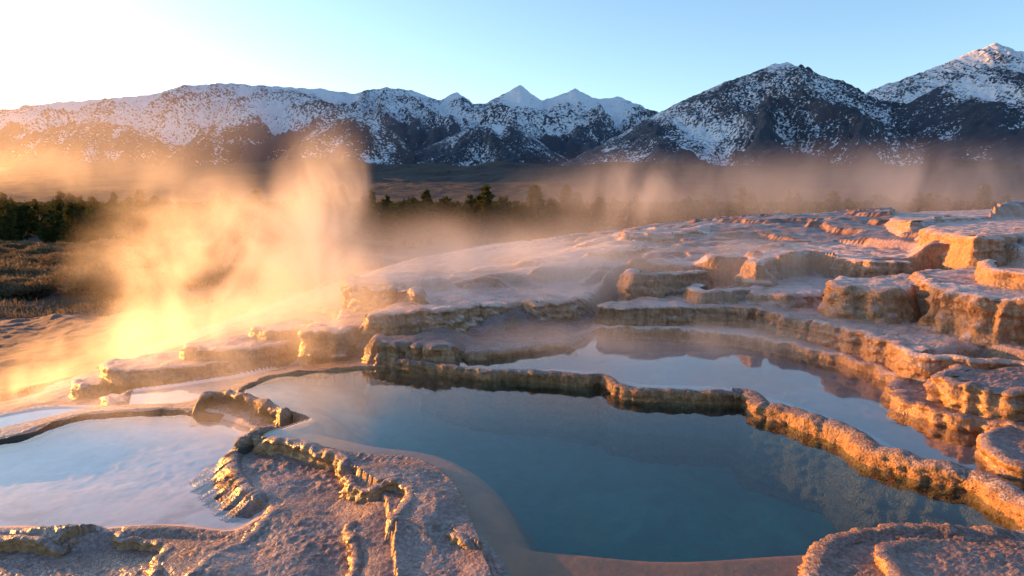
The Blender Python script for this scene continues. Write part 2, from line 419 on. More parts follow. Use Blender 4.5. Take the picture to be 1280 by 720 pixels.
ledge('M2', 'thick block ledge glowing in the orange steam', [(400,396),(385,406),(390,411),(410,413),(432,412),(456,406),(480,402)], [(520,384),(440,378),(405,386)], .3, w=.2, flare=.07, amp=0.09)
ledge('M1b', 'thin grey slab ledge reaching out between the blue pool and the second pool', [(560,437),(585,440),(606,441),(640,437),(680,431),(728,425)], [(745,412),(640,412),(565,420)], .165, w=.14, flare=.03, amp=.05)
ledge('M1', 'slab ledge with golden drip curtain at its left end above the blue pool', [(500,414),(474,418),(466,423),(482,428),(510,430),(535,433),(560,431),(585,424)], [(600,412),(560,404),(520,404)], .27, w=.16, flare=.16, flute=1.8, amp=0.09)
ledge('W1a', 'lowest brown ledge along the far side of the second pool', [(728,407),(770,409),(850,411),(940,420),(1010,435),(1070,451),(1120,471),(1170,488),(1240,505)], [(1330,440),(1200,420),(1000,385),(800,370),(740,385)], 0.17, w=.13, flare=.05, amp=0.1)
ledge('W1b', 'broad brown ledge reflected in the second pool', [(772,372),(752,381),(772,385),(810,384),(850,383),(935,385),(965,393),(1010,401),(1060,411),(1110,427),(1140,440),(1190,448),(1300,456),(1420,462),(1550,468)], [(1570,430),(1400,400),(1200,360),(1000,360),(850,356),(790,364)], 0.44, w=.16, flare=.06, amp=0.15)
ledge('W2', 'frost grey ledge with a slanting left end above the broad brown ledge', [(985,346),(950,356),(938,363),(960,367),(1000,369),(1050,366)], [(1080,350),(1010,342)], 0.6, w=.22, flare=.22, amp=0.1)
ledge('W3', 'block ledge with a knobbly golden nose at mid height', [(1062,344),(1046,350),(1048,357),(1080,360),(1110,362),(1160,363)], [(1190,345),(1120,338)], 0.84, w=.16, flare=.2, lump=1.7, amp=0.1)
ledge('W7', 'upper golden ledge cut by the right edge of the photograph', [(1240,322),(1226,327),(1232,335),(1260,340),(1320,344),(1440,348),(1550,352)], [(1570,330),(1400,318),(1280,312)], 1.12, w=.15, flare=.06, amp=0.09)
ledge('W4', 'tall golden ledge with drip columns on the right slope', [(1170,334),(1146,340),(1150,348),(1175,360),(1200,367),(1240,373),(1330,378),(1440,383),(1550,388)], [(1570,362),(1420,346),(1300,334),(1220,328)], 0.92, w=.14, flare=.1, lump=1.5, flute=1.8, amp=0.12)
ledge('N1', 'gold edged ledge jutting into the second pool', [(1160,462),(1124,471),(1113,482),(1125,497),(1150,507),(1180,515),(1215,523),(1300,540),(1420,556),(1550,566)], [(1570,545),(1420,505),(1300,470),(1220,450)], 0.2, w=.13, flare=.05, lump=1.5, amp=0.08)
ledge('N2', 'golden ledge standing on the ledge that juts into the second pool', [(1215,452),(1178,462),(1170,470),(1198,481),(1240,488),(1320,494),(1440,500),(1550,506)], [(1570,475),(1420,455),(1320,440),(1250,444)], 0.42, w=.13, flare=.06, lump=1.6, flute=1.4, amp=0.09)
ledge('N3', 'small curled ledge between the second pool and the right edge', [(1290,528),(1240,535),(1229,546),(1240,564),(1270,578),(1340,592),(1440,606),(1550,615)], [(1570,592),(1420,552),(1340,530)], 0.2, w=.10, flare=.05, lump=1.4, amp=.03)
ledge('L1', 'long bright ledge in the orange steam on the left', [(160,442),(135,450),(131,460),(150,464),(200,461),(260,455),(320,447),(350,440)], [(395,424),(300,424),(200,434)], -0.19, w=.16, flare=.05, amp=.05)
ledge('L5', 'glowing pale step above the long bright ledge in the steam', [(235,424),(232,432),(262,436),(300,436),(345,431),(384,421)], [(395,412),(320,414),(260,418)], -.03, w=.15, flare=.08, amp=.08, flute=1.4)
ledge('L6', 'upper glowing step beside the block ledge in the steam', [(318,404),(314,410),(340,413),(372,411),(398,402)], [(410,392),(360,394)], .1, w=.15, flare=.08, amp=.07, flute=1.4)
ledge('L2', 'short bright ledge left of the long one in the steam', [(112,468),(96,473),(93,479),(108,482),(134,480)], [(140,470),(125,466)], -0.32, w=.12, flare=.04, amp=.03, blend=.1)
ledge('L3', 'small golden knob ledge on the shelf behind the left pool', [(140,489),(129,493),(129,499),(143,503),(162,501)], [(165,492),(150,489)], -0.29, w=.09, flare=.03, amp=.02, blend=.08, lump=1.6)
# near ledges
ledge('ST', 'ribbed golden bulge ledge beside the left pool', [(306,549),(292,560),(286,577),(293,597),(316,618),(346,631)], [(400,645),(450,612),(446,594),(400,570),(340,556)], -0.09, w=.10, flare=.42, flute=3.0, lump=.5, amp=.02, blend=.05, sinkin=.02)
ledge('LIP', 'dark fronted lip of the blue pool above the little pale terrace', [(296,545),(330,549),(365,555),(395,563),(420,574),(448,590)], [(520,585),(450,566),(400,555),(345,545),(315,540)], .02, w=.12, flare=.03, amp=.025, blend=.02, lip=.012)
ledge('C1', 'long sunlit crust ridge below the ribbed bulge', [(352,622),(338,645),(303,680),(264,706),(236,732),(225,775)], [(420,790),(440,720),(430,650),(390,635)], rise=.05, zpx=-.13, w=.10, flare=.04, lump=1.5, amp=.03, blend=.35)
ledge('C2', 'crust ledge with a dark hollow under its edge in the middle foreground', [(445,592),(428,606),(437,622),(458,629),(482,626),(503,630),(508,645),(488,672),(484,700)], [(560,720),(590,650),(540,600),(490,585)], rise=.06, zpx=-.06, w=.09, flare=.03, lump=1.5, amp=.03, blend=.3)
ledge('C3', 'short sunlit crust ridge beside the dark hollow', [(452,650),(440,668),(432,690),(436,720),(428,775)], [(520,790),(530,700),(480,655)], rise=.045, zpx=-.12, w=.08, flare=.03, lump=1.5, amp=.025, blend=.3)
ledge('C4', 'crust ridge at the brown shore of the blue pool', [(552,664),(560,685),(590,700),(608,716),(630,770)], [(690,790),(650,710),(600,650)], rise=.035, zpx=-.03, w=.08, flare=.03, lump=1.4, amp=.025, blend=.25)
ledge('C5', 'broken crust edge with a black gap at the lower left', [(-90,678),(-30,682),(0,686),(40,687),(78,692),(88,681),(128,672)], [(140,662),(60,666),(-90,668)], rise=.05, zpx=-.20, w=.08, flare=.0, amp=.02, blend=.1)
ledge('C6', 'small crust ledge with a gold left side near the left pool', [(160,656),(144,664),(148,681),(168,682),(206,692),(192,716),(178,770)], [(330,790),(320,690),(270,668),(210,655)], rise=.045, zpx=-.19, w=.08, flare=.02, lump=1.5, amp=.02, blend=.3)
ledge('BR', 'flat brown ledge with a gold left rim at the lower right of the blue pool', [(1420,672),(1280,659),(1200,656),(1140,652),(1080,658),(1042,667),(1022,680),(1008,700),(1003,730),(1010,800)], [(1200,1100),(1500,900)], .09, w=.12, flare=.05, lump=1.6, amp=.03, blend=.1, m=M_RIM)
ledge('BR2', 'grey frosted crust step on top of the flat brown ledge', [(1190,664),(1130,669),(1098,680),(1092,690),(1104,706),(1122,732),(1135,790)], [(1300,1000),(1500,800),(1400,690)], .135, w=.1, flare=.02, lump=1.5, amp=.03, blend=.15)

# fine crust relief on everything that is not under water: ripples and micro-terracettes
land = ~np.isin(OWN, [MP, LP, SP, P3, P4]) & (OWN != 1)
wv = ridge2(GX / .16 + .5 * n2(GX / .5, GY / .5, 71), GY / .10, 4, 70, .6)
near = (1 - sstep(6, 11, GY)) * (.35 + .65 * sstep(-.25, .3, fbm2(GX / .8, GY / .55, 3, 81)))
h += np.where(land, near * (.011 * (wv - .55) + .006 * fbm2(GX / .045, GY / .04, 3, 77)), 0)
big = ridge2(GX / .9, GY / .6, 3, 79)
h += np.where(land & (GY < 5.5) & (GX < .6), .018 * (big - .6), 0)

VG = np.stack([GX, GY, h], -1)
NG = gridnormals(VG)
def hs(x, y):                                 # height of the field at a point
    c = (x / y - TA[0]) / (TA[1] - TA[0]); r = np.log(np.maximum(y, 1.06) / YR[0]) / math.log(YR[1] / YR[0])
    c = np.clip(c, 0, NC - 1.001); r = np.clip(r, 0, NR - 1.001)
    i, j = r.astype(int), c.astype(int); a, b = r - i, c - j
    return (h[i, j] * (1 - a) * (1 - b) + h[i + 1, j] * a * (1 - b) + h[i, j + 1] * (1 - a) * b + h[i + 1, j + 1] * a * b)

QF = gridfaces(NR, NC)
OF = OWN[:-1, :-1].ravel()
VF = VG.reshape(-1, 3); NF = NG.reshape(-1, 3)
def patch(ids):
    f = QF[np.isin(OF, ids)]
    u, inv = np.unique(f, return_inverse=True)
    return VF[u], inv.reshape(f.shape), NF[u]

def rim(E, zt, w, flare, lump, flute, seed, lip=.018, sinkin=.03, zbot=None, taper=True, fw=.11):
    """lip and drip-covered front wall along an edge; returns vertices, faces, normals"""
    N = outward(E); n = len(E)
    # smooth the directions so the wall does not fold over itself
    for _ in range(6): N[1:-1] = (N[:-2] + 2 * N[1:-1] + N[2:]) / 4
    N /= np.hypot(N[:, 0], N[:, 1])[:, None]
    d = np.r_[0, np.cumsum(np.hypot(*np.diff(E, axis=0).T))]
    zt = np.broadcast_to(zt, (n,)).astype(float)
    if zbot is None:
        zb = np.minimum.reduce([hs(E[:, 0] + N[:, 0] * k, E[:, 1] + N[:, 1] * k) for k in (.05, .10 + flare * .6, .06 + flare)]) - .06
        for _ in range(10): zb[1:-1] = (zb[:-2] + 2 * zb[1:-1] + zb[2:]) / 4
    else: zb = np.broadcast_to(zbot, (n,)).astype(float)
    zb = np.minimum(zb, zt - .05)
    hgt = zt - zb
    dist = np.hypot(*E.mean(0))
    nw = int(np.clip(hgt.max() * F / dist / 2.2, 8, 44))
    r = np.minimum(.26 * w, .35 * hgt)
    prof = []                                  # offset, height, wallness per column
    for t in np.linspace(0, 1, 6)[:-1]:        # top, from inside outwards
        prof.append((-w + t * (w * .5), zt - sinkin + (sinkin + lip) * np.sin(t * np.pi / 2)**1.2, .0))
    for a in np.linspace(0, np.pi / 2, 6)[:-1]:
        prof.append((-w * .5 + w * .5 * np.sin(a), zt + lip - r * .9 * (1 - np.cos(a)), .15 + .6 * a))
    for t in np.linspace(0, 1, nw):
        prof.append((flare * t**1.4, (zt + lip - r * .9) * (1 - t) + zb * t, 1.))
    K = len(prof)
    O = np.stack([np.broadcast_to(p[0], (n,)) for p in prof], 1); Z = np.stack([np.broadcast_to(p[1], (n,)) for p in prof], 1)
    Wl = np.stack([np.full(n, p[2]) for p in prof], 1)
    X = E[:, 0:1] + N[:, 0:1] * O; Y = E[:, 1:2] + N[:, 1:2] * O
    S = np.repeat(d[:, None], K, 1)
    sc = np.clip(dist / 5., .7, 2.2)
    tz = (zt[:, None] - Z)
    fl = ridge2(S / (fw * sc) + .4 * n2(S / .3, tz / .3, seed), tz / (.6 * sc), 2, seed + 1) - .55
    lmp = np.abs(fbm3(X / (.10 * sc), Y / (.10 * sc), Z / (.10 * sc), 3, seed + 2, .55))
    fine = fbm3(X / (.032 * sc), Y / (.032 * sc), Z / (.032 * sc), 2, seed + 3)
    strata = n2(tz / (.055 * sc) + .5 * n2(S / .5, S * 0 + 5.5, seed + 14), S / (.8 * sc), seed + 15) + .5 * n2(tz / (.024 * sc), S / (.4 * sc), seed + 16)
    bulge = np.sin(np.clip(tz / np.maximum(hgt[:, None], .05), 0, 1) * np.pi) * .25 * n2(S / (.35 * sc), S * 0 + 3.3, seed + 8)
    amp = np.minimum(1, hgt / (.2 * sc))[:, None] * sc
    dd = Wl * amp * (.042 * flute * fl + .10 * bulge + .020 * strata) + (.25 + .75 * Wl) * (.024 * lump * (lmp - .2) + .007 * lump * fine) * sc * np.minimum(1, .35 + amp)
    O2 = O + dd * np.clip(Wl, 0, 1)
    Z2 = Z + dd * (1 - np.clip(Wl, 0, 1)) * .8 + np.where(Wl < .99, .012 * lump * sc * n2(S / (.14 * sc), S * 0, seed + 12) * np.minimum(1, .3 + amp), 0)
    Z2[:, 0] = np.minimum(Z2[:, 0], zt - sinkin * .7)
    if taper:                                  # run out into the surface at both ends
        e = np.minimum(1, np.minimum(d, d[-1] - d) / (.14 + 1.1 * w))[:, None] ** .6
        O2 = O2 * (.12 + .88 * e)
        Z2 = (zb[:, None] - .02) * (1 - e) + Z2 * e
    X = E[:, 0:1] + N[:, 0:1] * O2; Y = E[:, 1:2] + N[:, 1:2] * O2
    V = np.stack([X, Y, Z2], -1)
    nn = -gridnormals(V)
    f = gridfaces(n, K)[:, ::-1]
    # make sure the normals look outwards
    test = (nn[:, -3, :2] * N).sum(-1).mean()
    if test < 0: nn = -nn; f = f[:, ::-1]
    return V.reshape(-1, 3), f, nn.reshape(-1, 3)

def joined(parts):
    V, Fc, N, k = [], [], [], 0
    for v, f, n in parts:
        V.append(v); Fc.append(f + k); N.append(n); k += len(v)
    return np.vstack(V), np.vstack(Fc), np.vstack(N)

v, f, n = patch([0]); o = mesh_obj('travertine_ground', v, f, M_TRAV, n); tag(o, 'pale terraced travertine mound rising to the right behind the pools', 'terrain', kind='structure')
v, f, n = patch([1]); o = mesh_obj('valley_slope', v, f, M_SOIL, n); tag(o, 'bare brown slope and sagebrush flat left of the terraces', 'terrain', kind='structure')
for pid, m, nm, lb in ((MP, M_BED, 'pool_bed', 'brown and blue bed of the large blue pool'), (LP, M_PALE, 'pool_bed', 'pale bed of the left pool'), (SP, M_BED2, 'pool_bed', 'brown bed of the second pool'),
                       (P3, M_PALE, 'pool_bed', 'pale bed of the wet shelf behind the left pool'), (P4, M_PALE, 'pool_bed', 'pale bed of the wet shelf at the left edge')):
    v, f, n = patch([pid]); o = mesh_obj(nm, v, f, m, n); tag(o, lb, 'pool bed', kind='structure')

for key, L in LD.items():
    E = L['E']; Nn = outward(E)
    zt = L['level'] if L['level'] is not None else None
    if zt is None:
        zt = hs(E[:, 0] - Nn[:, 0] * .09, E[:, 1] - Nn[:, 1] * .09)
        for _ in range(12): zt[1:-1] = (zt[:-2] + 2 * zt[1:-1] + zt[2:]) / 4
    else:
        ins_ = np.maximum(hs(E[:, 0] - Nn[:, 0] * .12, E[:, 1] - Nn[:, 1] * .12), hs(E[:, 0] - Nn[:, 0] * .22, E[:, 1] - Nn[:, 1] * .22)) + .015
        dl = np.r_[0, np.cumsum(np.hypot(*np.diff(E, axis=0).T))]; en = 1 - sstep(.06, .36, np.minimum(dl, dl[-1] - dl))
        zt = L['level'] * (1 - en) + np.minimum(L['level'], ins_) * en
        for _ in range(12): zt[1:-1] = (zt[:-2] + 2 * zt[1:-1] + zt[2:]) / 4
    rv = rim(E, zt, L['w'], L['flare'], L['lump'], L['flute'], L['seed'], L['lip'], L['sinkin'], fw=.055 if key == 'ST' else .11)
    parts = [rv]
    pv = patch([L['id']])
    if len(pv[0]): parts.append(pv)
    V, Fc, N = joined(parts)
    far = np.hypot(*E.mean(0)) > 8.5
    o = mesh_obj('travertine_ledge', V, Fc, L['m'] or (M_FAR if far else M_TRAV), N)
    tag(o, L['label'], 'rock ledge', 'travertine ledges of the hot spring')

# rims that only hold water
def pool_rim(label, px, z, w, flare, lump, seed, zbot=None, lip=.015, amp=.03, flute=.8, E=None, sinkin=.06, taper=True):
    if E is None: E, _ = organic(poly_px(px, z), amp, seed)
    V, Fc, N = rim(E, z, w, flare, lump, flute, seed, lip, sinkin, zbot, taper)
    o = mesh_obj('pool_rim', V, Fc, M_RIM, N); tag(o, label, 'rock rim', 'stone rims of the pools')
# rim of the second pool: shares the organic edge of its bed, thin part then wide part
E = sp['E']; cut = int(np.argmin(np.hypot(E[:, 0] - pz(918, 492, .11)[0], E[:, 1] - pz(918, 492, .11)[1])))
pool_rim('thin dark fronted rim between the blue pool and the second pool', None, .11, .13, .02, 1., 301, E=E[:cut + 1], zbot=-.75, taper=False)
pool_rim('broad knobbly gold lit rim along the right side of the blue pool', None, .115, .24, .10, 1.7, 302, E=E[cut:], zbot=-.75, taper=False, lip=.02)
pool_rim('thin rim line on the far left side of the blue pool', [(505,457),(470,458),(440,459),(370,465),(335,470),(308,481),(288,492)], .012, .07, .03, 1., 303, lip=.012, amp=.02)
pool_rim('rough brown rock wall where the blue pool stands above the left pool', [(238,500),(252,493),(266,490),(285,491),(310,497),(335,506),(352,515),(368,522)], .005, .11, .04, 2.1, 306, zbot=-.30, lip=.006, amp=.035)
pool_rim('low rock spit between the left pool and the blue pool', [(364,520),(346,528),(324,535),(306,543),(298,551),(296,560)], .01, .13, .05, 1.6, 305, zbot=-.34, lip=.012, amp=.02)
pool_rim('low crumbly rim along the far side of the left pool', [(300,522),(268,517),(230,513),(150,515),(100,520),(60,530),(30,543),(0,549),(-120,573)], -.165, .09, .04, 1.4, 304, lip=.015, amp=.035)

# water sheets
def water_obj(px, z, m, label, pad=1.0):
    P = decimate(catmull(poly_px(px, z), 6), .03) if not isinstance(px, np.ndarray) else px
    me = bpy.data.meshes.new('water')
    me.from_pydata([(x, y, z) for x, y in P], [], [list(range(len(P)))]); me.update()
    if me.polygons[0].normal.z < 0: me.flip_normals()
    me.materials.append(m); o = bpy.data.objects.new('water', me); C.objects.link(o)
    tag(o, label, 'pool', kind='structure')
water_obj(MPP, 0., M_WATER, 'large pool of clear blue water with brown shallows')
water_obj(LPP, -.18, M_SHEET, 'shallow pale pool mirroring the white sky on the left')
Ew = sp['E'] - outward(sp['E']) * .05
water_obj(np.vstack([decimate(Ew, .04), catmull(poly_px(SP_BACK, .085), 5)]), .085, M_SHEET, 'second pool of still purple brown water behind the blue pool')
water_obj([(160,509),(240,511),(285,492),(335,471),(400,457),(392,446),(340,462),(260,476),(165,489)], -.35, M_SHEET, 'thin sheet of water on the shelf behind the left pool')
water_obj([(-60,556),(0,543),(90,519),(125,510),(60,510),(0,520),(-60,530)], -.41, M_SHEET, 'thin sheet of water on the shelf at the left edge')

SUN_AZ, SUN_EL = -63., 6.5
# ------------------------------------------------------------------ valley floor to the horizon
def valley():
    xs = np.r_[-14000, -9000, -5000, -2500, -1200, -600, -300, np.linspace(-160, 160, 81), 300, 600, 1200, 2500, 5000, 9000, 14000]
    ys = np.r_[-3000, -800, -200, -60, -20, np.linspace(0, 220, 80), 300, 450, 700, 1100, 1800, 3000, 5000, 8000, 14000]
    X, Y = np.meshgrid(xs, ys)
    Z = -4.1 + .3 * fbm2(X / 22, Y / 22, 3, 90) * (np.abs(X) < 400)
    hole = (np.abs(X) < Y * 1.09) & (Y > 2) & (Y < 60); Z = np.where(hole | ((np.abs(X) < 70) & (Y < 40)), -6.5, Z)
    V = np.stack([X, Y, Z], -1)
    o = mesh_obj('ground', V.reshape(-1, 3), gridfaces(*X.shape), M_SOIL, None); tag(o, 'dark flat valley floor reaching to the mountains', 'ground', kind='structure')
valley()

# ------------------------------------------------------------------ mountains
def mountain_mat(name, z_lo, z_hi, rock, snow_lo, snow_hi, scale):
    """rock and dark conifers with snow between them; more snow higher up and in the gullies"""
    m, t = mat(name); p = t.pos()
    z = t.n('ShaderNodeSeparateXYZ', i_Vector=p).outputs['Z']
    nrm = t.n('ShaderNodeNewGeometry').outputs['Normal']
    nz = t.n('ShaderNodeSeparateXYZ', i_Vector=nrm).outputs['Z']
    z2 = t.math('ADD', z, t.math('MULTIPLY', t.math('SUBTRACT', t.noise(p, scale * .05, 4, .6), .5), (z_hi - z_lo) * 1.0))
    lev = t.maprange(z2, z_lo, z_hi, snow_lo, snow_hi)
    at = t.n('ShaderNodeAttribute', attribute_name='gully').outputs['Fac']
    sp_ = t.noise(p, scale, 3, .6)
    spv = t.noise(t.vm('MULTIPLY', p, (1, 1, .45)), scale * .42, 3, .6)
    v = t.math('ADD', t.math('MULTIPLY', t.math('SUBTRACT', sp_, .5), 2.0), t.math('MULTIPLY', t.math('SUBTRACT', spv, .5), .9))
    v = t.math('ADD', t.math('ADD', v, lev), t.math('MULTIPLY', at, .5))
    s = t.maprange(v, .37, .66, 0., 1.)
    c = t.mix(s, rock, (.62, .65, .71))
    bp = t.n('ShaderNodeBump', i_Height=sp_, i_Strength=.5, i_Distance=.5 / scale)
    t.out(t.n('ShaderNodeBsdfPrincipled', i_Base_Color=c, i_Roughness=.8, i_Normal=bp)); return m

def mountain(label, sil, Yr, D, Db, seed, m, spur=500., amp=.34, nx=520, ny=150, power=1.0, sharp=1.):
    W = np.array([py(u, v, Yr) for u, v in sil])
    x0, x1 = W[0, 0], W[-1, 0]
    xs = np.linspace(x0, x1, nx)
    Rz = np.interp(xs, W[:, 0], W[:, 2])
    Rz = Rz + Yr / F * (1.6 * n2(xs / (Yr / F * 14), xs * 0, seed) + 1.0 * n2(xs / (Yr / F * 5), xs * 0 + 4, seed + 1)) * sharp
    s = np.r_[np.linspace(1, 0, int(ny * .75)), -np.linspace(0, 1, int(ny * .25) + 1)[1:]]
    X, S = np.meshgrid(xs, s)
    Yy = Yr - np.where(S > 0, S * D, S * Db)
    a = np.abs(S)
    warp = spur * .5 * fbm2(X / (spur * 2.2), Yy / (spur * 2.2), 3, seed + 4)
    sp1 = ridge2((X + warp) / spur, Yy / (spur * 2.6), 2, seed + 6, .45)
    sp2 = ridge2((X + warp * 1.3) / (spur * .38), Yy / (spur * .8), 3, seed + 7, .5)
    Rr = np.repeat(Rz[None, :], len(s), 0)
    # lateral blur of the ridge height down the slope so spurs, not the skyline, shape the front
    k = int(nx * .05) | 1
    ker = np.hanning(k + 2)[1:-1]; ker /= ker.sum()
    Rs = np.convolve(np.pad(Rz, k // 2, mode='edge'), ker, mode='valid')
    mixw = sstep(0, .45, a)
    base = (Rr * (1 - mixw) + Rs[None, :] * mixw) * (1 - a)**power
    env = a**.8 * (1 - a)**.5
    Z = base + Rs[None, :] * amp * env * ((sp1 - .62) * 1.5 + (sp2 - .6) * .6)
    Z = Z + Rs[None, :] * .022 * fbm2(X / (spur * .12), Yy / (spur * .12), 3, seed + 9) * np.minimum(1, a * 8 + .05)
    Z = np.where(a > .995, -30, Z)
    V = np.stack([X, Yy, Z], -1)
    g = -((sp1 - .62) * 1.3 + (sp2 - .6) * .9)
    o = mesh_obj('mountain', V.reshape(-1, 3), gridfaces(*X.shape)[:, ::-1], m)
    at = o.data.attributes.new('gully', 'FLOAT', 'POINT'); at.data.foreach_set('value', g.astype(np.float32).ravel())
    tag(o, label, 'mountain', kind='structure')
def shade_ridge(m):  # unseen ridge, added to keep the low sun off mountains and hills
    a = R(SUN_AZ); e = np.array([math.sin(a), math.cos(a)]); p = np.array([-e[1], -e[0]]); p = np.array([e[1], -e[0]])
    tt = np.linspace(-.5, 1.14, 200); q = np.linspace(-1, 1, 41)
    T, Q = np.meshgrid(tt, q)
    P0 = 17000 * e + 4400 * p; P1 = 33500 * e + 9700 * p
    B = P0 + (P1 - P0) * T[..., None]; dr = (P1 - P0) / np.hypot(*(P1 - P0)); nr = np.array([-dr[1], dr[0]])
    wd = np.interp(T, [-.5, 0, 1], [800, 2300, 2600]); X = B[..., 0] + nr[0] * Q * wd; Y = B[..., 1] + nr[1] * Q * wd
    top = (3100 + 2500 * T) * np.clip(np.minimum(T + .5, 1.14 - T) / .12, 0, 1)
    Z = top * (1 - np.abs(Q))**1.1 * (1 + .05 * fbm2(X / 900, Y / 900, 4, 77)) - 5
    o = mesh_obj('mountain', np.stack([X, Y, Z], -1).reshape(-1, 3), gridfaces(*X.shape), m); tag(o, 'unseen ridge added to shade the far mountains from the sun', 'mountain', kind='structure')
DARK = (.035, .036, .045)
zz = lambda v, Y: H + Y * (250 - v) / F
M_BACK = mountain_mat('snowy_range', zz(195, 7500), zz(150, 8500), (.038, .045, .072), .14, .68, 1 / 27)  # rock colour carries a painted blue tint for distant air
M_FOOT = mountain_mat('wooded_foothill', zz(215, 6000), zz(145, 6300), (.040, .036, .046), .12, .36, 1 / 20)
M_RMTN = mountain_mat('wooded_mountain', zz(230, 4000), zz(90, 5500), (.024, .030, .050), .10, .50, 1 / 18)  # blue haze of distance put into this rock colour too
mountain('far snow covered range with several sharp summits in the middle',
         [(-900,190),(-500,165),(-200,150),(0,141),(60,129),(150,122),(190,118),(230,107),(290,104),(340,108),(400,111),(440,117),(480,109),(515,113),(550,126),(572,114),(592,130),(608,129),(630,117),(651,106),(676,126),(696,120),(719,111),(746,124),(772,121),(800,131),(822,143),(852,132),(892,108),(930,116),(1010,140),(1060,150)],
         9000, 3600, 2500, 41, M_BACK, spur=750, nx=900, ny=240, amp=.52)
mountain('far bright snow ridge and summit at the right edge', [(1040,140),(1090,112),(1130,98),(1180,80),(1220,62),(1246,54),(1275,64),(1330,60),(1420,90),(1600,130)], 8200, 3000, 2000, 43, M_BACK, spur=600, nx=420)
mountain('low dark conical foothill under the left end of the range', [(205,215),(235,182),(262,158),(284,147),(305,157),(335,185),(365,215)], 6600, 1300, 900, 45, M_FOOT, spur=330, nx=260, amp=.25)
mountain('rounded brown foothill before the middle of the range', [(330,215),(360,190),(392,163),(420,149),(445,146),(475,153),(500,170),(522,196),(540,215)], 6300, 1400, 900, 47, M_FOOT, spur=330, nx=300, amp=.25)
mountain('dark wooded foothill under the sharpest summit', [(470,215),(520,190),(575,165),(610,155),(640,158),(665,170),(690,188),(735,215)], 6500, 1600, 900, 49, M_RMTN, spur=400, nx=320, amp=.3)
mountain('long brown spur at the far left under the range', [(-400,200),(-200,185),(0,172),(60,160),(120,152),(165,158),(200,175),(240,215)], 7000, 1500, 900, 50, M_FOOT, spur=380, nx=380, amp=.3)
mountain('big snow dusted wooded mountain with one round summit right of the middle', [(640,232),(700,206),(740,186),(790,160),(840,132),(900,105),(945,89),(968,80),(985,78),(1003,84),(1040,100),(1090,122),(1130,136),(1180,160),(1300,210)], 5600, 2300, 1500, 51, M_RMTN, spur=520, nx=560, ny=200, amp=.38)
mountain('dark wooded mountain flank at the right edge', [(1040,215),(1085,168),(1130,132),(1170,110),(1215,92),(1250,82),(1290,72),(1400,62),(1600,110),(1800,200)], 4800, 2100, 1500, 53, M_RMTN, spur=460, nx=460, ny=190, amp=.28)

shade_ridge(M_BACK)

# dark wooded hills at the mountain foot
def hills():
    m, t = mat('forested_hill'); p = t.pos()
    nn = t.noise(p, 1 / 14, 5, .65)
    c = t.mix(t.ramp(nn, (.4, 0.), (.62, 1.)), (.010, .011, .011), (.026, .021, .020))
    bp = t.n('ShaderNodeBump', i_Height=nn, i_Strength=1., i_Distance=8.)
    t.out(t.n('ShaderNodeBsdfPrincipled', i_Base_Color=c, i_Roughness=.9, i_Normal=bp))
    xs = np.linspace(-3600, 3600, 420); ys = np.linspace(900, 3600, 90)
    X, Y = np.meshgrid(xs, ys)
    t_ = (Y - 900) / 2700
    top = zz(206, 3600) - 4 + 30 * fbm2(X / 700, Y / 900, 3, 61)
    Z = -5 + (top + 5) * t_**1.5 * (1 + .12 * fbm2(X / 300, Y / 300, 3, 63)) + 7 * np.abs(fbm2(X / 30, Y / 30, 2, 65)) * np.minimum(1, t_ * 6)
    o = mesh_obj('hills', np.stack([X, Y, Z], -1).reshape(-1, 3), gridfaces(*X.shape), m); tag(o, 'dark wooded slopes at the foot of the mountains', 'hills', kind='structure')
hills()

# ------------------------------------------------------------------ trees
def leafmat(name, c1, c2, transl=.25):
    m, t = mat(name); p = t.pos()
    oi = t.n('ShaderNodeObjectInfo').outputs['Random']
    c = t.mix(t.ramp(t.noise(p, 1.3, 4, .6), (.36, 0.), (.64, 1.)), c1, c2)
    c = t.mix(t.math('MULTIPLY', oi, .5), c, tuple(x * .55 for x in c1))
    d = t.n('ShaderNodeBsdfDiffuse', i_Color=c); tr = t.n('ShaderNodeBsdfTranslucent', i_Color=c)
    o = t.n('ShaderNodeMixShader'); t.put(o, '0', transl); t.put(o, '1', d); t.put(o, '2', tr)
    t.out(o); return m
M_NEED = leafmat('pine_needles', (.045, .062, .022), (.085, .085, .028), .3)
M_SAGE = leafmat('sage_leaves', (.14, .115, .075), (.22, .18, .115), .3)
m, t = mat('bark'); t.out(t.n('ShaderNodeBsdfPrincipled', i_Base_Color=t.mix(t.noise(t.pos(), 6., 4), (.05, .035, .025), (.10, .07, .05)), i_Roughness=.9)); M_BARK = m

def tube(pts, rad, k=6):
    V, Fc = [], []
    for i, (p, r) in enumerate(zip(pts, rad)):
        for j in range(k):
            a = 2 * np.pi * j / k; V.append((p[0] + r * np.cos(a), p[1] + r * np.sin(a), p[2]))
    for i in range(len(pts) - 1):
        for j in range(k): Fc.append((i * k + j, i * k + (j + 1) % k, (i + 1) * k + (j + 1) % k, (i + 1) * k + j))
    return V, Fc
def blades(P, Dr, L, Wd, g):
    """little leaf-shaped faces at points P along directions Dr"""
    n = len(P); side = np.cross(Dr, g.normal(size=(n, 3))); side /= np.maximum(np.linalg.norm(side, axis=1), 1e-6)[:, None]
    a = P - side * Wd[:, None] * .5; b = P + side * Wd[:, None] * .5
    tip = P + Dr * L[:, None]
    mid = P + Dr * L[:, None] * .55
    V = np.stack([P, mid + side * Wd[:, None] * .5, tip, mid - side * Wd[:, None] * .5], 1).reshape(-1, 3)
    return V, np.arange(4 * n).reshape(n, 4)
TREES = []
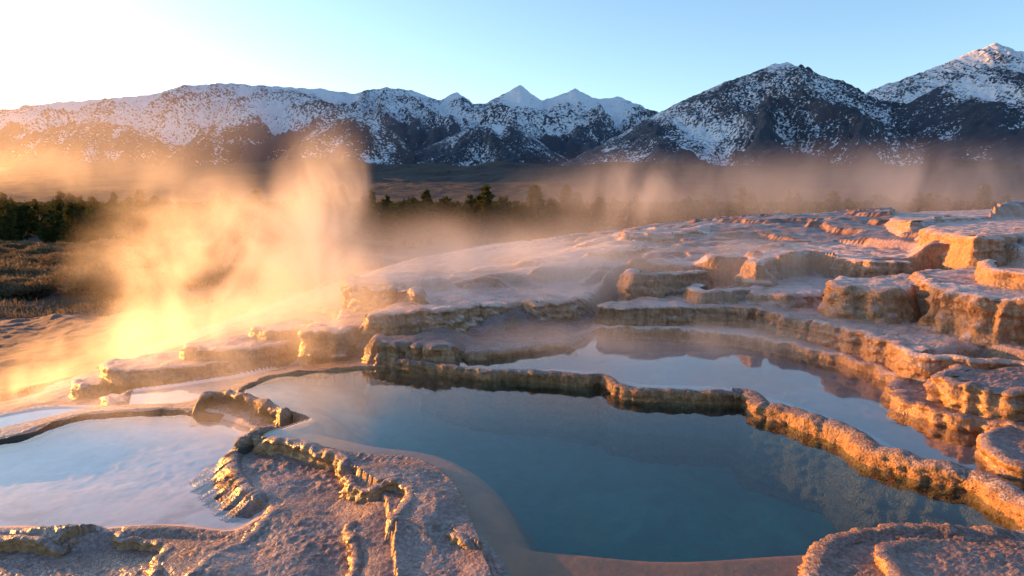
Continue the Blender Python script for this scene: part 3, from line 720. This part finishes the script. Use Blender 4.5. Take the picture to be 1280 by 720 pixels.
def tree_proto(seed, hh, rad, kind):
    g = np.random.default_rng(seed)
    lean = g.normal(0, .15, 2)
    tv, tf = tube([(lean[0] * t_, lean[1] * t_, -.3 + (hh * .93 + .3) * t_) for t_ in np.linspace(0, 1, 7)], np.linspace(.13, .02, 7) * hh / 6)
    P, Dr = [], []
    nb = int(70 * hh / 6)
    for i in range(nb):
        t_ = g.uniform(.10, 1) if kind else g.uniform(.06, 1)
        z = hh * t_
        rr = rad * ((1 - t_)**.75 + .06) if kind == 0 else rad * np.sin(np.clip(.25 + t_ * .78, 0, 1) * np.pi)**.7 + .08
        rr *= g.uniform(.5, 1.15)
        a = g.uniform(0, 2 * np.pi); el = g.uniform(-.1, .5)
        d = np.array([np.cos(a) * np.cos(el), np.sin(a) * np.cos(el), np.sin(el)])
        m_ = int(22 + 26 * rr)
        q = g.uniform(.15, 1, m_)**.7
        pts = np.array([lean[0] * t_, lean[1] * t_, z]) + d * (q * rr)[:, None] + g.normal(0, .07 + .05 * rr, (m_, 3))
        P.append(pts); dd = d + g.normal(0, .75, (m_, 3)); Dr.append(dd / np.linalg.norm(dd, axis=1)[:, None])
    P = np.vstack(P); Dr = np.vstack(Dr); n = len(P)
    cv, cf = blades(P, Dr, g.uniform(.22, .5, n), g.uniform(.09, .2, n), g)
    root = bpy.data.objects.new('pine_tree', None); root.empty_display_size = .5
    tr = mesh_obj('trunk', tv, tf, M_BARK); cr = mesh_obj('crown', cv, cf, M_NEED, smooth=False)
    bpy.data.objects.remove(tr); bpy.data.objects.remove(cr)
    return ('trunk', 'crown')
def tree_meshes(seed, hh, rad, kind):
    before = set(bpy.data.meshes)
    tree_proto(seed, hh, rad, kind)
    new = [x for x in bpy.data.meshes if x not in before]
    t_ = [x for x in new if x.name.startswith('trunk')][0]; c_ = [x for x in new if x.name.startswith('crown')][0]
    return t_, c_, hh
PROT = [tree_meshes(100 + i, hh, rad, kd) for i, (hh, rad, kd) in enumerate([(6, 1.7, 1), (6.5, 1.5, 0), (5.2, 1.9, 1), (7, 1.6, 0), (4.5, 1.6, 1), (6, 1.35, 0), (5.5, 2.1, 1), (7.5, 1.9, 0)])]
for o in [o for o in bpy.data.objects if o.name.startswith('pine_tree')]: bpy.data.objects.remove(o)
def valley_z(x, y):
    return float(hs(np.array([x]), np.array([y]))[0]) if y < 58 else -4.1
def plant_tree(u, Y, k, s, label, group, z=None):
    x = (u - 640) / F * Y
    r_ = bpy.data.objects.new('pine_tree', None); C.objects.link(r_)
    r_.location = (x, Y, (valley_z(x, Y) if z is None else z) - .1); r_.rotation_euler = (0, 0, rnd.uniform(0, 6.28)); r_.scale = (s * rnd.uniform(.9, 1.15),) * 2 + (s,)
    t_, c_, _ = PROT[k]
    for nm, me in (('trunk', t_), ('crown', c_)):
        o = bpy.data.objects.new(nm, me); C.objects.link(o); o.parent = r_
    tag(r_, label, 'tree', group)
G1, G2, G3 = 'pines beyond the sagebrush flat', 'pines behind the terraces in the mist', 'pines behind the right slope in the mist'
# the trees that stand out of the row
plant_tree(98, 96, 5, .98, 'pine tree with a knobbed top standing clear above the left row', G1)
plant_tree(281, 98, 0, 1.2, 'tallest broad pine tree above the right end of the left row', G1)
plant_tree(536, 92, 3, 1.05, 'dark pine tree standing highest right of the main plume', G2)
plant_tree(168, 104, 5, 1.0, 'slim pine tree with a thin tip in the orange mist', G1)
plant_tree(933, 80, 7, .93, 'round topped pine tree showing through mist behind the slope', G3)
used = 0
for i in range(92):
    u = -130 + 480 * (i + rnd.uniform(-.4, .4)) / 92; Y = rnd.uniform(86, 128)
    plant_tree(u, Y, rnd.randrange(8), rnd.uniform(.70, 1.06), 'bushy dark green pine tree in the close row beyond the sagebrush', G1)
for i in range(84):
    u = 350 + 420 * (i + rnd.uniform(-.4, .4)) / 84; Y = rnd.uniform(84, 125)
    plant_tree(u, Y, rnd.randrange(8), rnd.uniform(.78, 1.15), 'dark pine tree half lost in mist behind the terraces', G2)
for i in range(54):
    u = 780 + 620 * (i + rnd.uniform(-.4, .4)) / 54; Y = rnd.uniform(84, 125)
    plant_tree(u, Y, rnd.randrange(8), rnd.uniform(.85, 1.2), 'blurred dark pine tree showing above the right slope', G3)

# the wood farther out on the valley floor reads as one dark mass
def wood():
    g = np.random.default_rng(77); n = 3400
    Y = np.exp(g.uniform(math.log(240), math.log(1100), n)); X = g.uniform(-1., 1., n) * Y
    ok = fbm2(X / 120, Y / 90, 3, 12) > -.25; X, Y = X[ok], Y[ok]; n = len(X)
    hh = g.uniform(2.8, 5.2, n); P, D, L, Wd = [], [], [], []
    for k in range(46):
        t_ = g.uniform(.05, 1, n); a = g.uniform(0, 6.283, n); rr = hh * .26 * ((1 - t_)**.7 + .05) * g.uniform(.3, 1, n)
        P.append(np.stack([X + np.cos(a) * rr, Y + np.sin(a) * rr, -4.3 + hh * t_], -1))
        d = np.stack([np.cos(a), np.sin(a), g.normal(.3, .6, n)], -1); D.append(d / np.linalg.norm(d, axis=1)[:, None])
        L.append(g.uniform(.9, 1.9, n)); Wd.append(g.uniform(.4, .9, n))
    V, Fc = blades(np.vstack(P), np.vstack(D), np.concatenate(L), np.concatenate(Wd), g)
    o = mesh_obj('forest', V, Fc, M_NEED, smooth=False); tag(o, 'dark distant pine forest covering the valley floor below the mountains', 'forest', kind='stuff')
wood()

# ------------------------------------------------------------------ sagebrush
def sage_mesh(seed, rad, hh):
    g = np.random.default_rng(seed); n = 1500
    nl = g.integers(4, 8); cs = np.c_[g.uniform(-.55, .55, (nl, 2)) * rad, g.uniform(.35, .6, nl) * hh]
    c = cs[g.integers(0, nl, n)]
    d = g.normal(size=(n, 3)); d[:, 2] = np.abs(d[:, 2]) * .9 + .1; d /= np.linalg.norm(d, axis=1)[:, None]
    P = c + d * np.array([rad * .5, rad * .5, hh * .5]) * g.uniform(.45, 1, n)[:, None]
    dd = d + g.normal(0, .4, (n, 3)) + np.array([0, 0, .6]); dd /= np.linalg.norm(dd, axis=1)[:, None]
    V, Fc = blades(P, dd, g.uniform(.10, .22, n), g.uniform(.025, .06, n), g)
    me_o = mesh_obj('sage_leaves', V, Fc, M_SAGE, smooth=False)
    sv, sf = [], []
    for cc in cs:
        v, f = tube([np.array([cc[0] * .2, cc[1] * .2, -.1]), np.array([cc[0] * .7, cc[1] * .7, cc[2] * .6]), cc], [.03, .022, .01], 5)
        k = len(sv); sv += v; sf += [tuple(i + k for i in q) for q in f]
    st_o = mesh_obj('sage_stems', sv, sf, M_BARK)
    me, st = me_o.data, st_o.data
    bpy.data.objects.remove(me_o); bpy.data.objects.remove(st_o)
    return me, st
SAGE = [sage_mesh(200 + i, r_, h_) for i, (r_, h_) in enumerate([(.9, .75), (1.1, .8), (.75, .65), (1.3, .85), (.6, .55)])]
cnt = 0
tries = 0
while cnt < 250 and tries < 4000:
    tries += 1
    Y = math.exp(rnd.uniform(math.log(31), math.log(84))); u = rnd.uniform(-70, 470) if rnd.random() < .8 else rnd.uniform(-70, 150)
    x = (u - 640) / F * Y
    if Y < 62 and float(np.interp(Y, EDGE[:, 1], EDGE[:, 0])) - 1.5 < x and Y < 60 and x > -9: continue
    if n2(np.array([x / 9.]), np.array([Y / 7.]), 5)[0] < -.22: continue
    k = rnd.randrange(5); s = rnd.uniform(1., 2.0)
    r_ = bpy.data.objects.new('sagebrush', None); C.objects.link(r_)
    r_.location = (x, Y, valley_z(x, Y)); r_.rotation_euler = (0, 0, rnd.uniform(0, 6.28)); r_.scale = (s * 1.15, s * 1.15, s * rnd.uniform(.7, 1.0))
    for nm, me in zip(('leaves', 'stems'), SAGE[k]):
        o = bpy.data.objects.new(nm, me); C.objects.link(o); o.parent = r_
    tag(r_, 'low brown sagebrush clump on the flat left of the terraces', 'shrub', 'sagebrush clumps on the flat')
    cnt += 1

# dry grass between the shrubs
def grass():
    n = 26000; g = np.random.default_rng(5)
    Y = np.exp(g.uniform(math.log(26), math.log(88), n)); u = g.uniform(-90, 480, n); X = (u - 640) / F * Y
    P = np.stack([X, Y, np.where(Y < 58, hs(X, Y), -4.1) - .03], -1)
    keep = ~((X > -9) & (Y < 60)) & (fbm2(X / 4, Y / 4, 3, 8) > -.15)
    P = P[keep]; n = len(P)
    d = g.normal(0, .35, (n, 3)); d[:, 2] = 1; d /= np.linalg.norm(d, axis=1)[:, None]
    V, Fc = blades(P, d, g.uniform(.15, .42, n), g.uniform(.03, .09, n), g)
    o = mesh_obj('grass', V, Fc, M_SAGE, smooth=False); tag(o, 'dry brown grass tufts between the sagebrush', 'grass', kind='stuff')
grass()

# ------------------------------------------------------------------ steam and haze (real volumes)
def steam_mat(name, dens, scale, lo, hi, stretch=(1, 1, .55), g=.55, col=(1, 1, 1), soft=1.0, dist=.8):
    m, t = mat(name)
    oc = t.n('ShaderNodeTexCoord').outputs['Object']
    r_ = t.vm('LENGTH', oc)
    fall = t.maprange(r_, 1. - soft, 1., 1., 0.)
    p = t.vm('MULTIPLY', t.pos(), stretch)
    nn = t.n('ShaderNodeTexNoise', i_Vector=p, i_Scale=scale, i_Detail=5., i_Roughness=.58, i_Distortion=dist).outputs['Fac']
    d = t.math('MULTIPLY', t.maprange(nn, lo, hi, 0., 1.), fall)
    d = t.math('MULTIPLY', d, dens)
    v = t.n('ShaderNodeVolumeScatter', i_Color=(*col, 1), i_Density=d, i_Anisotropy=g)
    t.out(None, v); return m
def steam(label, u, v, Y, rx, ry, rz, m, tilt=0., yaw=0.):
    import bmesh
    bm = bmesh.new(); bmesh.ops.create_icosphere(bm, subdivisions=3, radius=1)
    me = bpy.data.meshes.new('steam'); bm.to_mesh(me); bm.free(); me.materials.append(m)
    o = bpy.data.objects.new('steam', me); C.objects.link(o)
    o.location = py(u, v, Y); o.scale = (rx, ry, rz); o.rotation_euler = (0, tilt, yaw)
    tag(o, label, 'steam', 'steam rising from the hot spring', kind='stuff')
steam('thick golden plume rising left of the terraces', 395, 300, 12.5, 1.35, 1.4, 2.6, steam_mat('steam_plume', 1.8, .95, .37, .68), R(8))
steam('wide orange veil of steam drifting left from the plume', 270, 325, 14., 3.3, 2.2, 2.2, steam_mat('steam_veil', 1.1, .75, .38, .72, (1, 1, .85), dist=1.3), R(-10))
steam('low golden steam rolling over the left shelf', 215, 425, 11.5, 3.8, 1.8, 1.0, steam_mat('steam_low', 1.2, .9, .35, .70, (1, 1, .9), dist=1.2), R(-14))
steam('golden steam hugging the left rim', 40, 488, 9., 3.2, 1.2, .45, steam_mat('steam_rim', .9, 1.3, .38, .66), R(-10))
steam('golden steam lying on the bright shelf beside the blue pool', 350, 416, 8.9, 2.7, 1.1, .8, steam_mat('steam_shelf', 1.5, 1.0, .33, .70))
steam('golden wisps blowing across the knobbly corner ledges', 455, 365, 9.6, 1.1, .8, .7, steam_mat('steam_wisp', 1.0, 1.3, .36, .68), R(12))
steam('orange mist lying over the left pines', 95, 216, 75, 28, 10, 4.2, steam_mat('steam_far', .05, .07, .34, .68))
steam('thin warm mist along the foot of the left range', -20, 160, 900, 620, 380, 105, steam_mat('steam_valley', .0009, .004, .25, .75))
steam('pale mist over the middle of the slope', 800, 245, 30, 7., 5., 2.4, steam_mat('steam_mid', .2, .4, .39, .66))
steam('brown mist among the pines behind the terraces', 600, 285, 60, 17, 9, 3.2, steam_mat('steam_pines', .03, .1, .34, .70))
steam('grey mist blowing over the right slope', 1110, 240, 40, 18, 8, 3.5, steam_mat('steam_right', .14, .2, .39, .66))
steam('thin mist creeping over the middle terraces', 680, 340, 12.2, 6.5, 3.6, 1.2, steam_mat('steam_creep', .6, .55, .34, .70))
steam('faint pink vapour lying on the second pool', 820, 425, 8.0, 2.9, 1.0, .32, steam_mat('steam_vapour', .9, .9, .30, .70))
steam('faint vapour lying on the left pools', 330, 500, 7.2, 3.2, 1.8, .36, steam_mat('steam_pool', .75, 1.0, .32, .70))

# ------------------------------------------------------------------ light, sky, camera, render settings
sc = bpy.context.scene
w = bpy.data.worlds.new('World'); sc.world = w; w.use_nodes = True
nt = w.node_tree; bg = nt.nodes['Background']
sky = nt.nodes.new('ShaderNodeTexSky'); sky.sky_type = 'NISHITA'; sky.sun_disc = False
sky.sun_elevation = R(SUN_EL); sky.sun_rotation = R(SUN_AZ)
sky.altitude = 1800; sky.air_density = 1.0; sky.dust_density = 3.4; sky.ozone_density = 1.8
nt.links.new(sky.outputs[0], bg.inputs[0]); bg.inputs[1].default_value = .14
sl = bpy.data.lights.new('sun', 'SUN'); sl.energy = 5.; sl.angle = R(.5); sl.color = (1., .375, .05)
so = bpy.data.objects.new('sun', sl); C.objects.link(so)
from mathutils import Vector
sd = Vector((math.sin(R(SUN_AZ)) * math.cos(R(SUN_EL)), math.cos(R(SUN_AZ)) * math.cos(R(SUN_EL)), math.sin(R(SUN_EL))))
so.rotation_euler = (-sd).to_track_quat('-Z', 'Y').to_euler(); so.location = (-30, 10, 20)
cd = bpy.data.cameras.new('camera'); cd.lens = 24; cd.sensor_width = 36; cd.clip_start = .05; cd.clip_end = 60000
co = bpy.data.objects.new('camera', cd); C.objects.link(co); co.location = (0, 0, H); co.rotation_euler = (math.pi / 2 - TH, 0, 0); sc.camera = co
vs = sc.view_settings; vs.view_transform = 'Standard'; vs.look = 'None'; vs.gamma = 1; vs.exposure = 1.6; vs.use_curve_mapping = False
cy = sc.cycles
cy.use_denoising = True
try: cy.denoiser = 'OPENIMAGEDENOISE'
except Exception: pass
cy.use_adaptive_sampling = True; cy.adaptive_threshold = .02
cy.max_bounces = 6; cy.diffuse_bounces = 2; cy.glossy_bounces = 3; cy.transmission_bounces = 4; cy.transparent_max_bounces = 12; cy.volume_bounces = 1
cy.volume_step_rate = .4; cy.volume_max_steps = 96
cy.sample_clamp_indirect = 4.
cy.caustics_reflective = False; cy.caustics_refractive = False
